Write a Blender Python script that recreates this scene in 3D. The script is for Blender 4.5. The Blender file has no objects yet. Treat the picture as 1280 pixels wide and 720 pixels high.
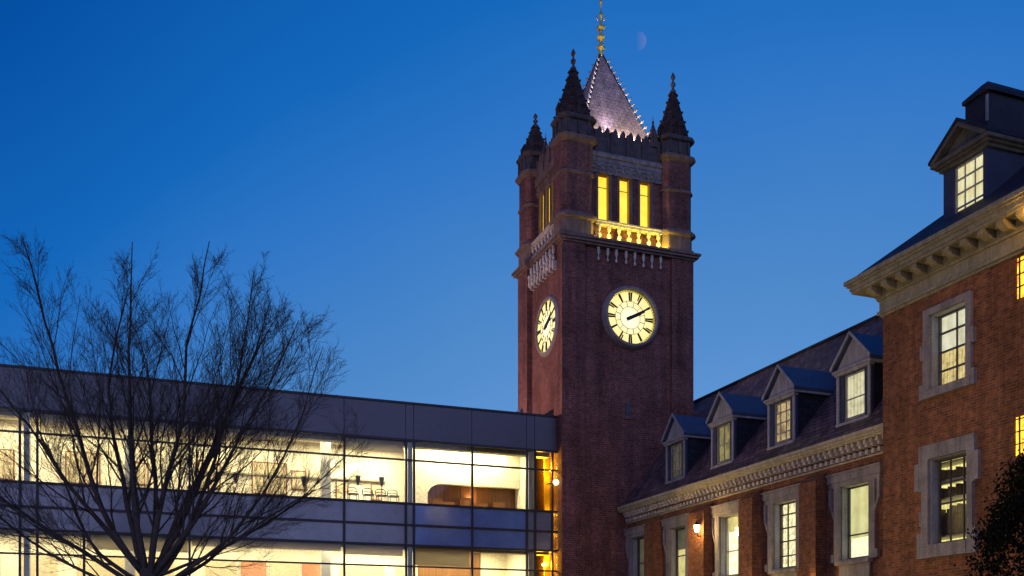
import bpy, math, random
from mathutils import Vector
R = math.radians
sc = bpy.context.scene
col = sc.collection

# ------------------------------------------------------------------ helpers
class MB:
    """Collects shapes and links them as ONE mesh object."""
    def __init__(s): s.v = []; s.f = []; s.sm = []
    def poly(s, pts, smooth=False):
        n = len(s.v); s.v += [tuple(p) for p in pts]; s.f.append(tuple(range(n, n+len(pts)))); s.sm.append(smooth)
    def box(s, x0, x1, y0, y1, z0, z1):
        if x0 > x1: x0, x1 = x1, x0
        if y0 > y1: y0, y1 = y1, y0
        if z0 > z1: z0, z1 = z1, z0
        n = len(s.v)
        s.v += [(x0,y0,z0),(x1,y0,z0),(x1,y1,z0),(x0,y1,z0),(x0,y0,z1),(x1,y0,z1),(x1,y1,z1),(x0,y1,z1)]
        for q in ((0,3,2,1),(4,5,6,7),(0,1,5,4),(1,2,6,5),(2,3,7,6),(3,0,4,7)):
            s.f.append(tuple(n+i for i in q)); s.sm.append(False)
    def loft(s, rings, cap=True, smooth=False):
        n0 = len(s.v); k = len(rings[0])
        for r in rings: s.v += [tuple(p) for p in r]
        for i in range(len(rings)-1):
            for j in range(k):
                a = n0+i*k+j; b = n0+i*k+(j+1) % k
                s.f.append((a, b, b+k, a+k)); s.sm.append(smooth)
        if cap:
            s.f.append(tuple(n0+j for j in reversed(range(k)))); s.sm.append(False)
            m = n0+(len(rings)-1)*k
            s.f.append(tuple(m+j for j in range(k))); s.sm.append(False)
    def lathe(s, cx, cy, prof, n=8, rot=0, sx=1, sy=1, smooth=False):
        s.loft([[(cx+r*sx*math.cos(rot+2*math.pi*j/n), cy+r*sy*math.sin(rot+2*math.pi*j/n), z) for j in range(n)] for z, r in prof], smooth=smooth)
    def oct(s, cx, cy, hx, hy, ch, prof):
        """chamfered rectangle swept up; prof = [(z, grow)]"""
        rings = []
        for z, g in prof:
            a, b, c = max(hx+g, .004), max(hy+g, .004), min(ch, max(.002, (min(hx, hy)+g)*.6))
            rings.append([(cx-a+c,cy-b,z),(cx+a-c,cy-b,z),(cx+a,cy-b+c,z),(cx+a,cy+b-c,z),(cx+a-c,cy+b,z),(cx-a+c,cy+b,z),(cx-a,cy+b-c,z),(cx-a,cy-b+c,z)])
        s.loft(rings)
    def tube(s, pts, rad, n=4, smooth=True):
        rings = []; last = None
        for i, p in enumerate(pts):
            p = Vector(p)
            d = (Vector(pts[min(i+1, len(pts)-1)])-Vector(pts[max(i-1, 0)])).normalized()
            if last is None:
                u = d.orthogonal().normalized()
            else:
                u = (last-d*last.dot(d))
                u = u.normalized() if u.length > 1e-5 else d.orthogonal().normalized()
            last = u; w = d.cross(u)
            r = rad[i] if isinstance(rad, (list, tuple)) else rad
            rings.append([p+u*(r*math.cos(2*math.pi*j/n))+w*(r*math.sin(2*math.pi*j/n)) for j in range(n)])
        s.loft(rings, smooth=smooth)
    def sphere(s, c, r, n=10, m=7, sz=1):
        s.lathe(c[0], c[1], [(c[2]-r*sz*math.cos(math.pi*i/m), max(r*math.sin(math.pi*i/m), .001)) for i in range(m+1)], n=n, smooth=True)
    def prism(s, pts, axis, a, b):
        """closed outline (two coords) swept along axis from a to b"""
        def w(p, t):
            return {'x': (t, p[0], p[1]), 'y': (p[0], t, p[1]), 'z': (p[0], p[1], t)}[axis]
        s.loft([[w(p, a) for p in pts], [w(p, b) for p in pts]])
    def wall(s, axis, pos, depth, u0, u1, z0, z1, holes):
        """wall facing -axis at pos, with rectangular openings whose reveals go in by depth"""
        us = sorted({u0, u1, *[h[0] for h in holes], *[h[1] for h in holes]})
        zs = sorted({z0, z1, *[h[2] for h in holes], *[h[3] for h in holes]})
        for i in range(len(us)-1):
            for j in range(len(zs)-1):
                um = (us[i]+us[i+1])/2; zm = (zs[j]+zs[j+1])/2
                if any(h[0] < um < h[1] and h[2] < zm < h[3] for h in holes): continue
                if axis == 'x': s.box(pos, pos+depth, us[i], us[i+1], zs[j], zs[j+1])
                else: s.box(us[i], us[i+1], pos, pos+depth, zs[j], zs[j+1])
    def build(s, name, mat, parent=None):
        me = bpy.data.meshes.new(name)
        me.from_pydata(s.v, [], s.f); me.update()
        uv = me.uv_layers.new(name='UVMap').data
        co = [v.co for v in me.vertices]
        for p in me.polygons:
            n = p.normal; ax, ay, az = abs(n.x), abs(n.y), abs(n.z)
            for li in p.loop_indices:
                c = co[me.loops[li].vertex_index]
                if az >= ax and az >= ay and az > .8: uv[li].uv = (c.x, c.y)
                elif ax > ay: uv[li].uv = (c.y, c.z if az < .3 else c.z/max(.25, math.sqrt(1-az*az)))
                else: uv[li].uv = (c.x, c.z if az < .3 else c.z/max(.25, math.sqrt(1-az*az)))
            p.use_smooth = s.sm[p.index]
        me.materials.append(mat)
        o = bpy.data.objects.new(name, me); col.objects.link(o)
        if parent is not None:
            o.parent = parent
            o.matrix_parent_inverse = W(parent).inverted()
        return o

from mathutils import Matrix
def W(o):
    m = Matrix.LocRotScale(o.location, o.rotation_euler, o.scale)
    return (W(o.parent) @ o.matrix_parent_inverse @ m) if o.parent else m

def thing(name, label, cat, loc=(0, 0, 0), group=None):
    o = bpy.data.objects.new(name, None); col.objects.link(o); o.location = loc; o.empty_display_size = .3
    return tag(o, label, cat, group)
def tag(o, label=None, cat=None, group=None, kind=None):
    if label: o['label'] = label
    if cat: o['category'] = cat
    if group: o['group'] = group
    if kind: o['kind'] = kind
    return o
def light(name, kind, loc, energy, color, **kw):
    l = bpy.data.lights.new(name, kind); l.energy = energy; l.color = color
    for k, v in kw.items():
        if k not in ('aim',): setattr(l, k, v)
    o = bpy.data.objects.new(name, l); col.objects.link(o); o.location = loc
    if 'aim' in kw:
        o.rotation_euler = (Vector(kw['aim'])-Vector(loc)).to_track_quat('-Z', 'Y').to_euler()
    return o

# ------------------------------------------------------------------ materials
def newmat(name):
    m = bpy.data.materials.new(name); m.use_nodes = True
    nt = m.node_tree; b = nt.nodes['Principled BSDF']
    return m, nt, b
def N(nt, t, **kw):
    n = nt.nodes.new(t)
    for k, v in kw.items():
        if k in n.inputs: n.inputs[k].default_value = v
        else: setattr(n, k, v)
    return n
def ramp(nt, stops, interp='LINEAR'):
    r = nt.nodes.new('ShaderNodeValToRGB'); e = r.color_ramp.elements; r.color_ramp.interpolation = interp
    while len(e) < len(stops): e.new(.5)
    for q, (p, c) in zip(e, stops): q.position = p; q.color = (*c, 1)
    return r
def mixc(nt, fac, a, b, mode='MIX'):
    m = nt.nodes.new('ShaderNodeMix'); m.data_type = 'RGBA'; m.blend_type = mode
    for key, v in ((0, fac), (6, a), (7, b)):
        if hasattr(v, 'is_output'): nt.links.new(v, m.inputs[key])
        elif key == 0: m.inputs[0].default_value = v
        else: m.inputs[key].default_value = (*v, 1)
    return m.outputs[2]
def streaks(nt, lo, hi, xs=2.2, zs=.16):
    tc = N(nt, 'ShaderNodeTexCoord'); mp = N(nt, 'ShaderNodeMapping'); mp.inputs['Scale'].default_value = (xs, xs, zs)
    n = N(nt, 'ShaderNodeTexNoise', Scale=1.0, Detail=7.0, Roughness=.7)
    nt.links.new(tc.outputs['Object'], mp.inputs['Vector']); nt.links.new(mp.outputs[0], n.inputs['Vector'])
    r = ramp(nt, [(.33, (lo,)*3), (.68, (hi,)*3)]); nt.links.new(n.outputs['Fac'], r.inputs['Fac'])
    return r.outputs['Color']
def weathered(name, c1, c2, rough=.8, scale=1.5, bump=.15, metallic=0, spec=.4):
    m, nt, b = newmat(name)
    tc = N(nt, 'ShaderNodeTexCoord')
    n1 = N(nt, 'ShaderNodeTexNoise', Scale=scale, Detail=8.0, Roughness=.65)
    n2 = N(nt, 'ShaderNodeTexNoise', Scale=scale*14, Detail=4.0)
    nt.links.new(tc.outputs['Object'], n1.inputs['Vector']); nt.links.new(tc.outputs['Object'], n2.inputs['Vector'])
    r = ramp(nt, [(.3, c1), (.7, c2)]); nt.links.new(n1.outputs['Fac'], r.inputs['Fac'])
    r2 = ramp(nt, [(.3, (.93,)*3), (.75, (1.03,)*3)] if metallic and scale < 2 else [(.3, (.7, .7, .7)), (.75, (1.1, 1.1, 1.1))]); nt.links.new(n2.outputs['Fac'], r2.inputs['Fac'])
    cc = mixc(nt, 1, r.outputs['Color'], r2.outputs['Color'], 'MULTIPLY')
    if 'stone' in name or 'trim' in name or name in ('lead', 'frieze'): cc = mixc(nt, 1, cc, streaks(nt, .6, 1.12, 5, .7), 'MULTIPLY')
    nt.links.new(cc, b.inputs['Base Color'])
    b.inputs['Roughness'].default_value = rough; b.inputs['Metallic'].default_value = metallic
    b.inputs['Specular IOR Level'].default_value = spec
    if bump:
        bp = N(nt, 'ShaderNodeBump', Strength=bump, Distance=.03)
        nt.links.new(n2.outputs['Fac'], bp.inputs['Height']); nt.links.new(bp.outputs['Normal'], b.inputs['Normal'])
    return m
def bricks(name, c1, c2, mortar, w=.24, h=.085, ms=.012, rough=.9, bump=.4, blotch=.5):
    m, nt, b = newmat(name)
    uv = N(nt, 'ShaderNodeUVMap', uv_map='UVMap')
    br = N(nt, 'ShaderNodeTexBrick', Scale=1.0)
    br.inputs['Color1'].default_value = (*c1, 1); br.inputs['Color2'].default_value = (*c2, 1); br.inputs['Mortar'].default_value = (*mortar, 1)
    br.inputs['Brick Width'].default_value = w; br.inputs['Row Height'].default_value = h; br.inputs['Mortar Size'].default_value = ms
    br.inputs['Mortar Smooth'].default_value = .3; br.inputs['Bias'].default_value = -.1
    nt.links.new(uv.outputs['UV'], br.inputs['Vector'])
    tc = N(nt, 'ShaderNodeTexCoord')
    n1 = N(nt, 'ShaderNodeTexNoise', Scale=.55, Detail=9.0, Roughness=.7)
    nt.links.new(tc.outputs['Object'], n1.inputs['Vector'])
    n2 = N(nt, 'ShaderNodeTexNoise', Scale=6.0, Detail=3.0)
    nt.links.new(tc.outputs['Object'], n2.inputs['Vector'])
    r = ramp(nt, [(.3, (1-blotch,)*3), (.7, (1+blotch*.6,)*3)]); nt.links.new(n1.outputs['Fac'], r.inputs['Fac'])
    r2 = ramp(nt, [(.35, (.75, .73, .73)), (.65, (1.18, 1.15, 1.12))]); nt.links.new(n2.outputs['Fac'], r2.inputs['Fac'])
    c = mixc(nt, 1, br.outputs['Color'], r.outputs['Color'], 'MULTIPLY')
    c = mixc(nt, 1, c, r2.outputs['Color'], 'MULTIPLY')
    c = mixc(nt, 1, c, streaks(nt, .62, 1.15), 'MULTIPLY')
    nt.links.new(c, b.inputs['Base Color']); b.inputs['Roughness'].default_value = rough
    b.inputs['Specular IOR Level'].default_value = .25
    bp = N(nt, 'ShaderNodeBump', Strength=bump, Distance=.02, invert=True)
    nt.links.new(br.outputs['Fac'], bp.inputs['Height']); nt.links.new(bp.outputs['Normal'], b.inputs['Normal'])
    return m
def emit(name, color, strength):
    m, nt, b = newmat(name)
    b.inputs['Base Color'].default_value = (.02, .02, .02, 1); b.inputs['Emission Color'].default_value = (*color, 1)
    b.inputs['Emission Strength'].default_value = strength; b.inputs['Roughness'].default_value = .6
    return m
def curtain(name, c1, c2, strength, wave=7.0, noise=2.0):
    """cloth or blind lit from the room behind it: folds and blotches"""
    m, nt, b = newmat(name)
    tc = N(nt, 'ShaderNodeTexCoord')
    wv = N(nt, 'ShaderNodeTexWave', Scale=wave, Distortion=2.5, Detail=2.0); wv.bands_direction = 'Y'
    ns = N(nt, 'ShaderNodeTexNoise', Scale=noise, Detail=4.0, Roughness=.7)
    nt.links.new(tc.outputs['Object'], wv.inputs['Vector']); nt.links.new(tc.outputs['Object'], ns.inputs['Vector'])
    f = N(nt, 'ShaderNodeMath', operation='MULTIPLY_ADD'); f.inputs[1].default_value = .16
    nt.links.new(wv.outputs['Fac'], f.inputs[0]); nt.links.new(ns.outputs['Fac'], f.inputs[2])
    r = ramp(nt, [(.36, c1), (.72, c2)]); nt.links.new(f.outputs[0], r.inputs['Fac'])
    nt.links.new(r.outputs['Color'], b.inputs['Emission Color']); b.inputs['Emission Strength'].default_value = strength
    b.inputs['Base Color'].default_value = (.3, .28, .22, 1); b.inputs['Roughness'].default_value = .9
    return m
def glass(name, tint=(1, 1, 1), gloss=.12):
    m = bpy.data.materials.new(name); m.use_nodes = True; nt = m.node_tree; nt.nodes.clear()
    out = N(nt, 'ShaderNodeOutputMaterial'); t = N(nt, 'ShaderNodeBsdfTransparent'); g = N(nt, 'ShaderNodeBsdfGlossy')
    t.inputs['Color'].default_value = (*tint, 1); g.inputs['Roughness'].default_value = .03
    lw = N(nt, 'ShaderNodeLayerWeight', Blend=.5); pw = N(nt, 'ShaderNodeMath', operation='POWER'); pw.inputs[1].default_value = 4
    ad = N(nt, 'ShaderNodeMath', operation='MULTIPLY_ADD'); ad.inputs[1].default_value = .55; ad.inputs[2].default_value = .03
    nt.links.new(lw.outputs['Facing'], pw.inputs[0]); nt.links.new(pw.outputs[0], ad.inputs[0])
    mx = N(nt, 'ShaderNodeMixShader')
    nt.links.new(ad.outputs[0], mx.inputs[0]); nt.links.new(t.outputs[0], mx.inputs[1]); nt.links.new(g.outputs[0], mx.inputs[2])
    nt.links.new(mx.outputs[0], out.inputs['Surface'])
    return m

M = {}
M['tower_brick'] = bricks('tower_brick', (.25, .082, .066), (.15, .054, .050), (.20, .15, .14), w=.29, h=.1, ms=.016)
M['wing_brick'] = bricks('wing_brick', (.28, .10, .042), (.16, .056, .028), (.22, .14, .09), blotch=.25)
M['pav_brick'] = bricks('pav_brick', (.31, .115, .042), (.15, .055, .024), (.25, .155, .09), w=.21, h=.075, blotch=.3)
M['brownstone'] = weathered('brownstone', (.17, .115, .10), (.29, .21, .18), scale=2.2, bump=.4)
M['palestone'] = weathered('palestone', (.55, .50, .46), (.76, .70, .64), scale=2.5, bump=.3)
M['limestone'] = weathered('limestone', (.24, .22, .205), (.42, .385, .35), scale=1.6, bump=.25)
M['cream_trim'] = weathered('cream_trim', (.46, .42, .28), (.60, .55, .38), scale=1.2, bump=.1, rough=.6)
M['olive_trim'] = weathered('olive_trim', (.30, .28, .17), (.42, .39, .25), scale=1.0, bump=.15, rough=.6)
M['grey_trim'] = weathered('grey_trim', (.34, .34, .36), (.48, .48, .48), scale=1.6, bump=.1, rough=.55)
M['navy_wood'] = weathered('navy_wood', (.035, .045, .085), (.06, .07, .12), scale=2, bump=.1, rough=.5)
M['slate'] = bricks('slate', (.22, .15, .16), (.075, .052, .07), (.02, .016, .02), w=.36, h=.22, ms=.022, rough=.55, bump=.5)
M['dormer_slate'] = bricks('dormer_slate', (.032, .038, .06), (.022, .026, .042), (.012, .014, .02), w=.30, h=.16, rough=.65, bump=.4)
M['dormer_tin'] = weathered('dormer_tin', (.05, .07, .12), (.085, .11, .17), scale=2.5, bump=.1, rough=.38)
M['black_tin'] = weathered('black_tin', (.012, .013, .02), (.026, .028, .04), scale=2, bump=.1, rough=.6)
M['spire_tile'] = bricks('spire_tile', (.50, .41, .41), (.43, .35, .36), (.26, .20, .21), w=.24, h=.2, ms=.018, bump=.3, blotch=.3)
M['turret_roof'] = bricks('turret_roof', (.085, .06, .058), (.055, .04, .04), (.03, .02, .02), w=.2, h=.13, bump=.6)
M['dark_stone'] = weathered('dark_stone', (.07, .06, .07), (.14, .12, .13), scale=3, bump=.4)
M['gold'] = weathered('gold', (.75, .52, .08), (.95, .75, .18), scale=6, bump=.2, rough=.35, metallic=.6)
M['lead'] = weathered('lead', (.30, .29, .33), (.46, .44, .48), scale=5, bump=.3, rough=.6)
M['frieze'] = weathered('frieze', (.20, .19, .21), (.38, .36, .38), scale=4, bump=.5)
M['dial_ring'] = weathered('dial_ring', (.20, .18, .20), (.34, .31, .33), scale=4, bump=.3)
M['dark_trim'] = weathered('dark_trim', (.10, .10, .075), (.17, .165, .125), scale=1.5, bump=.15, rough=.6)
M['panel'] = weathered('panel', (.105, .105, .14), (.12, .12, .155), scale=.4, bump=.02, rough=.38, metallic=.35)
M['spandrel'] = weathered('spandrel', (.17, .18, .23), (.25, .26, .32), scale=.7, bump=.03, rough=.16, metallic=.25)
M['spandrel_sky_tint'] = weathered('spandrel_sky_tint', (.15, .24, .50), (.22, .33, .66), scale=1.6, bump=.02, rough=.12, metallic=.3)  # bluer copy for the right bays: reflected sky put into the base colour
M['mullion'] = weathered('mullion', (.03, .03, .04), (.05, .05, .06), scale=2, bump=0, rough=.4, metallic=.5)
M['alu'] = weathered('alu', (.42, .41, .40), (.55, .54, .52), scale=2, bump=0, rough=.45, metallic=.2)
M['glass'] = glass('clear_glass', (.95, .96, .93))
M['amber_glass'] = glass('amber_glass', (.95, .78, .28))
M['plaster'] = weathered('plaster', (.72, .66, .50), (.82, .76, .62), scale=.8, bump=.05, rough=.9)
M['ceiling'] = weathered('ceiling', (.70, .66, .50), (.80, .76, .60), scale=.6, bump=.02, rough=.95)
M['ochre'] = weathered('ochre', (.50, .34, .06), (.68, .48, .10), scale=1.6, bump=.1)
M['carpet'] = weathered('carpet', (.20, .15, .10), (.28, .22, .15), scale=5, bump=.2)
def wood(name, c1, c2):
    m, nt, b = newmat(name)
    tc = N(nt, 'ShaderNodeTexCoord'); mp = N(nt, 'ShaderNodeMapping'); mp.inputs['Scale'].default_value = (3, 3, .35)
    n = N(nt, 'ShaderNodeTexNoise', Scale=3.0, Detail=7.0)
    nt.links.new(tc.outputs['Object'], mp.inputs['Vector']); nt.links.new(mp.outputs[0], n.inputs['Vector'])
    r = ramp(nt, [(.3, c1), (.7, c2)]); nt.links.new(n.outputs['Fac'], r.inputs['Fac']); nt.links.new(r.outputs['Color'], b.inputs['Base Color'])
    b.inputs['Roughness'].default_value = .45
    return m
M['wood'] = wood('oak_panel', (.13, .048, .010), (.25, .10, .022))
M['iron'] = weathered('iron', (.02, .02, .022), (.035, .034, .034), scale=5, bump=.1, rough=.45, metallic=.6)
M['sash_dark'] = weathered('sash_dark', (.06, .06, .075), (.10, .10, .11), scale=3, bump=.05, rough=.5)
M['sash_cream'] = weathered('sash_cream', (.50, .47, .36), (.62, .58, .45), scale=3, bump=.05, rough=.5)
M['bark'] = weathered('bark', (.055, .044, .04), (.13, .10, .086), scale=9, bump=.6, rough=.95)
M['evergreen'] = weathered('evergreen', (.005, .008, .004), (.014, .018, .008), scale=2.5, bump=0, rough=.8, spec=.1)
M['book'] = weathered('book', (.03, .025, .02), (.22, .14, .06), scale=16, bump=0, rough=.8)
M['belfry_light'] = curtain('belfry_light', (1.0, .56, .005), (1.0, .80, .05), 1.35, wave=1.2, noise=2.5)
M['amber_light'] = curtain('amber_light', (.55, .12, .0), (1.0, .62, .02), 2.6, wave=2.2, noise=9)
M['bulb'] = emit('bulb', (1, .78, .32), 26)
M['globe'] = emit('globe', (1, .86, .45), 2.2)
M['bulb_amber'] = emit('bulb_amber', (1, .55, .08), 6)
M['led'] = emit('led', (1, .87, .58), 3.0)

# dial: opal glass lit from behind, whiter towards the lamp in the middle
def dial_mat(name, c):
    m, nt, b = newmat(name)
    g = N(nt, 'ShaderNodeNewGeometry')
    d = N(nt, 'ShaderNodeVectorMath', operation='DISTANCE'); d.inputs[1].default_value = c
    nt.links.new(g.outputs['Position'], d.inputs[0])
    ns = N(nt, 'ShaderNodeTexNoise', Scale=2.6, Detail=3.0); nt.links.new(g.outputs['Position'], ns.inputs['Vector'])
    f = N(nt, 'ShaderNodeMath', operation='MULTIPLY_ADD'); f.inputs[1].default_value = .55; 
    nt.links.new(ns.outputs['Fac'], f.inputs[0]); nt.links.new(d.outputs['Value'], f.inputs[2])
    r = ramp(nt, [(.28, (1, .91, .58)), (.95, (1, .80, .30)), (.95, (.90, .74, .16)), (1.0, (.70, .56, .05))]); 
    r.color_ramp.elements[1].position = .66
    sc_ = N(nt, 'ShaderNodeMath', operation='MULTIPLY'); sc_.inputs[1].default_value = .62
    nt.links.new(f.outputs[0], sc_.inputs[0]); nt.links.new(sc_.outputs[0], r.inputs['Fac'])
    nt.links.new(r.outputs['Color'], b.inputs['Emission Color']); b.inputs['Emission Strength'].default_value = 1.15
    b.inputs['Base Color'].default_value = (.5, .5, .4, 1)
    return m

rustm = weathered('rust_board', (.42, .17, .07), (.55, .26, .12), scale=1, bump=0)
creamb = weathered('cream_board', (.52, .42, .26), (.62, .52, .34), scale=1, bump=0)
M['shade'], _nt, _b = newmat('shade_cloth')
_b.inputs['Base Color'].default_value = (.62, .54, .34, 1); _b.inputs['Roughness'].default_value = .95; _b.inputs['Transmission Weight'].default_value = .45

# ------------------------------------------------------------------ ground
g = MB(); g.poly([(-600, -600, 0), (600, -600, 0), (600, 900, 0), (-600, 900, 0)])
tag(g.build('ground', weathered('lawn', (.025, .04, .015), (.05, .06, .025), scale=.4, bump=.5)), kind='structure')
g = MB(); g.poly([(-14, -20, .004), (20.1, -20, .004), (20.1, 14, .004), (21, 14, .004), (21, 41.7, .004), (-14, 41.7, .004)])
tag(g.build('path', bricks('paving', (.22, .20, .18), (.17, .155, .14), (.09, .085, .08), w=.6, h=.6, bump=.2)), kind='structure')

# ------------------------------------------------------------------ clock tower
TX0, TX1, TY0, TY1 = 18.17, 25.25, 42.0, 47.1
tower = thing('clock_tower', 'tall dark brick clock tower with lit dials, corner turrets and a gilded spire', 'tower', (21.7, 44.9, 0))
m = MB()
m.box(TX0, 24.95, 42.16, 46.9, 0, 21.15)
m.build('shaft', M['tower_brick'], tower)
for (x0, x1, y0, y1) in ((TX0, 19.35, TY0, 42.16), (24.05, TX1, TY0, 43.25), (17.88, 19.35, 45.8, TY1), (24.05, TX1, 45.9, TY1)):
    p = MB(); p.box(x0, x1, y0, y1, 0, 21.15); p.build('corner_pier', M['tower_brick'], tower)
s = MB(); s.box(21.55, 21.83, 42.10, 42.18, 13.2, 13.87); sl = s.build('slit_window', M['sash_dark'], tower)
s = MB(); s.box(21.50, 21.88, 42.08, 42.15, 13.08, 13.19); s.build('sill', M['brownstone'], sl)

# string course under the balustrade
c = MB()
for g0, z0, z1 in ((.08, 21.15, 21.24), (.2, 21.24, 21.36), (.28, 21.36, 21.46), (.12, 21.46, 21.52)):
    c.box(TX0-g0, TX1+g0, TY0-g0, TY1+g0, z0, z1); c.box(17.9-g0, TX0-g0, 45.8-g0, TY1+g0, z0, z1)
c.build('string_course', M['brownstone'], tower)
# pendant drops below the string course
_jr = random.Random(4)
def drop(mb, x, y, z):
    x += _jr.uniform(-.025, .025); z += _jr.uniform(-.03, .01)
    mb.lathe(x, y, [(z-.62, .01), (z-.60, .055), (z-.50, .07), (z-.42, .03), (z-.34, .03), (z-.24, .085), (z-.12, .085), (z-.05, .06), (z+.03, .09)], n=8, smooth=True)
for k in range(8):
    d = MB(); drop(d, 20.1+k*.48, 42.07, 21.13); d.build('pendant_drop', M['palestone'], tower)
for k in range(8):
    d = MB(); drop(d, 18.02, 42.75+k*.40, 21.13); d.build('pendant_drop', M['palestone'], tower)
for k in range(8):
    d = MB(); d.box(17.98, 18.17, 42.67+k*.40, 42.82+k*.40, 20.05, 20.46); d.build('corbel', M['palestone'], tower)
for k in range(8):
    d = MB(); d.sphere((17.99, 42.95+k*.40, 20.72), .10, 7, 5, 1.4); d.lathe(17.99, 42.95+k*.40, [(20.2, .02), (20.3, .09), (20.5, .05), (20.62, .08)], 7, smooth=True); d.build('pendant_drop', M['palestone'], tower)
# balustrades
def baluster(mb, x, y, z):
    mb.lathe(x, y, [(z, .09), (z+.05, .09), (z+.08, .04), (z+.2, .11), (z+.3, .10), (z+.36, .04), (z+.45, .04), (z+.55, .11), (z+.63, .08), (z+.68, .1), (z+.72, .1)], n=8, smooth=True)
for k in range(8):
    b = MB(); baluster(b, 20.14+k*.535, 42.13, 21.52); b.build('baluster', M['palestone'], tower)
for k in range(8):
    b = MB(); baluster(b, 18.22, 42.98+k*.40, 21.52); b.build('baluster', M['palestone'], tower)
r = MB(); r.box(19.95, 23.5, 42.0, 42.3, 22.24, 22.36); r.box(19.95, 23.5, 41.95, 42.33, 22.36, 22.43)
r.build('balustrade_rail', M['palestone'], tower)
r = MB(); r.box(18.1, 18.4, 42.9, 46.1, 22.24, 22.36); r.box(18.05, 18.43, 42.9, 46.1, 22.36, 22.43)
r.build('balustrade_rail', M['palestone'], tower)
# belfry stage
LW = [(20.22, 20.82), (21.36, 21.94), (22.48, 23.06)]
w = MB(); w.wall('y', 42.42, .34, 19.4, 24.1, 21.46, 25.7, [(a, b, 22.66, 24.84) for a, b in LW]); w.build('belfry_wall', M['tower_brick'], tower)
LWY = [(43.35, 43.85), (44.15, 44.65), (44.95, 45.45)]
w = MB(); w.wall('x', 18.5, .34, 42.9, 46.6, 21.46, 25.7, [(a, b, 22.66, 24.84) for a, b in LWY]); w.build('belfry_wall', M['tower_brick'], tower)
w = MB(); w.box(19.2, 24.3, 46.5, 46.8, 21.46, 25.7); w.box(24.5, 24.8, 42.9, 46.6, 21.46, 25.7); w.build('belfry_wall', M['tower_brick'], tower)
for a, b in LW:
    p = MB(); p.box(a, b, 42.70, 42.74, 22.66, 24.84); o = p.build('belfry_window', M['belfry_light'], tower)
    q = MB()
    q.box(a, b, 42.66, 42.695, 24.3, 24.33); q.build('louvre_bar', M['ochre'], o)
    h = MB(); h.box(a-.12, a, 42.36, 42.46, 22.62, 24.9); h.box(b, b+.12, 42.36, 42.46, 22.62, 24.9); h.build('jamb', M['brownstone'], o)
    f = MB(); f.box(b-.03, b, 42.44, 42.66, 22.66, 24.84); f.build('reveal', M['ochre'], o)
for a, b in LWY:
    p = MB(); p.box(18.62, 18.66, a, b, 22.66, 24.84); o = p.build('belfry_window', M['belfry_light'], tower)
    h = MB(); h.box(18.43, 18.52, a-.1, a, 22.62, 24.9); h.box(18.43, 18.52, b, b+.1, 22.62, 24.9); h.build('jamb', M['brownstone'], o)
# carved arches over the belfry windows
fr = MB(); fr.box(19.7, 23.75, 42.30, 42.40, 25.38, 25.60); fr.box(19.7, 23.75, 42.22, 42.42, 25.60, 25.74); fr.box(19.7, 23.75, 42.30, 42.41, 25.74, 25.86)
fr.box(19.7, 23.75, 42.33, 42.42, 24.86, 25.38)
for k in range(9):
    x = 19.98+k*.445
    fr.tube([(x+.19*math.cos(t*math.pi/8), 42.30, 25.0+.3*math.sin(t*math.pi/8)) for t in range(9)], .045, 5)
    fr.box(x-.24, x-.17, 42.27, 42.34, 24.80, 25.02)
    fr.sphere((x, 42.31, 25.05), .07, 6, 5)
fr.build('carved_frieze', M['frieze'], tower)
fr = MB(); fr.box(18.34, 18.5, 43.0, 46.0, 25.38, 25.74); fr.box(18.43, 18.52, 43.0, 46.0, 24.86, 25.38)
for k in range(7):
    y = 43.25+k*.43
    fr.tube([(18.41, y+.19*math.cos(t*math.pi/8), 25.0+.3*math.sin(t*math.pi/8)) for t in range(9)], .045, 5)
    fr.sphere((18.43, y, 25.05), .07, 6, 5)
fr.build('carved_frieze', M['brownstone'], tower)
# parapet with pointed merlons
def parapet(mb, along_x):
    if along_x:
        mb.box(19.7, 23.75, 42.36, 42.60, 25.86, 26.75)
        for k in range(10):
            x = 19.9+k*.42
            mb.prism([(x-.15, 26.75), (x+.15, 26.75), (x+.11, 27.0), (x, 27.16), (x-.11, 27.0)], 'y', 42.4, 42.56)
        for k in range(5): mb.box(20.0+k*.85, 20.12+k*.85, 42.28, 42.36, 25.86, 26.9)
    else:
        mb.box(18.45, 18.7, 43.0, 46.2, 25.74, 26.55)
        for k in range(8):
            y = 43.2+k*.40
            mb.prism([(y-.16, 26.55), (y+.16, 26.55), (y+.11, 26.85), (y, 27.05), (y-.11, 26.85)], 'x', 18.5, 18.66)
        for k in range(4): mb.box(18.38, 18.45, 43.3+k*.8, 43.42+k*.8, 25.74, 26.7)
p = MB(); parapet(p, True); p.build('parapet', M['dark_stone'], tower)
p = MB(); parapet(p, False); p.build('parapet', M['brownstone'], tower)
p = MB(); p.box(18.7, 24.7, 42.5, 46.7, 25.5, 25.84); p.build('roof_deck', M['dark_stone'], tower)
def pinnacle(x, y, z, s=1):
    p = MB(); p.oct(x, y, .2*s, .2*s, .05, [(z, 0), (z+.45*s, 0), (z+.46*s, .06), (z+.55*s, .06), (z+.56*s, 0), (z+1.25*s, -.17*s)])
    p.sphere((x, y, z+1.3*s), .07*s, 6, 5); p.lathe(x, y, [(z+1.3*s, .03), (z+1.65*s, .008)], 6)
    p.build('pinnacle', M['dark_stone'], tower)
pinnacle(23.25, 42.48, 26.6); pinnacle(18.57, 45.0, 26.3, .9); pinnacle(18.57, 43.6, 26.3, .9); pinnacle(20.55, 42.48, 26.45, .45)
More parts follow.
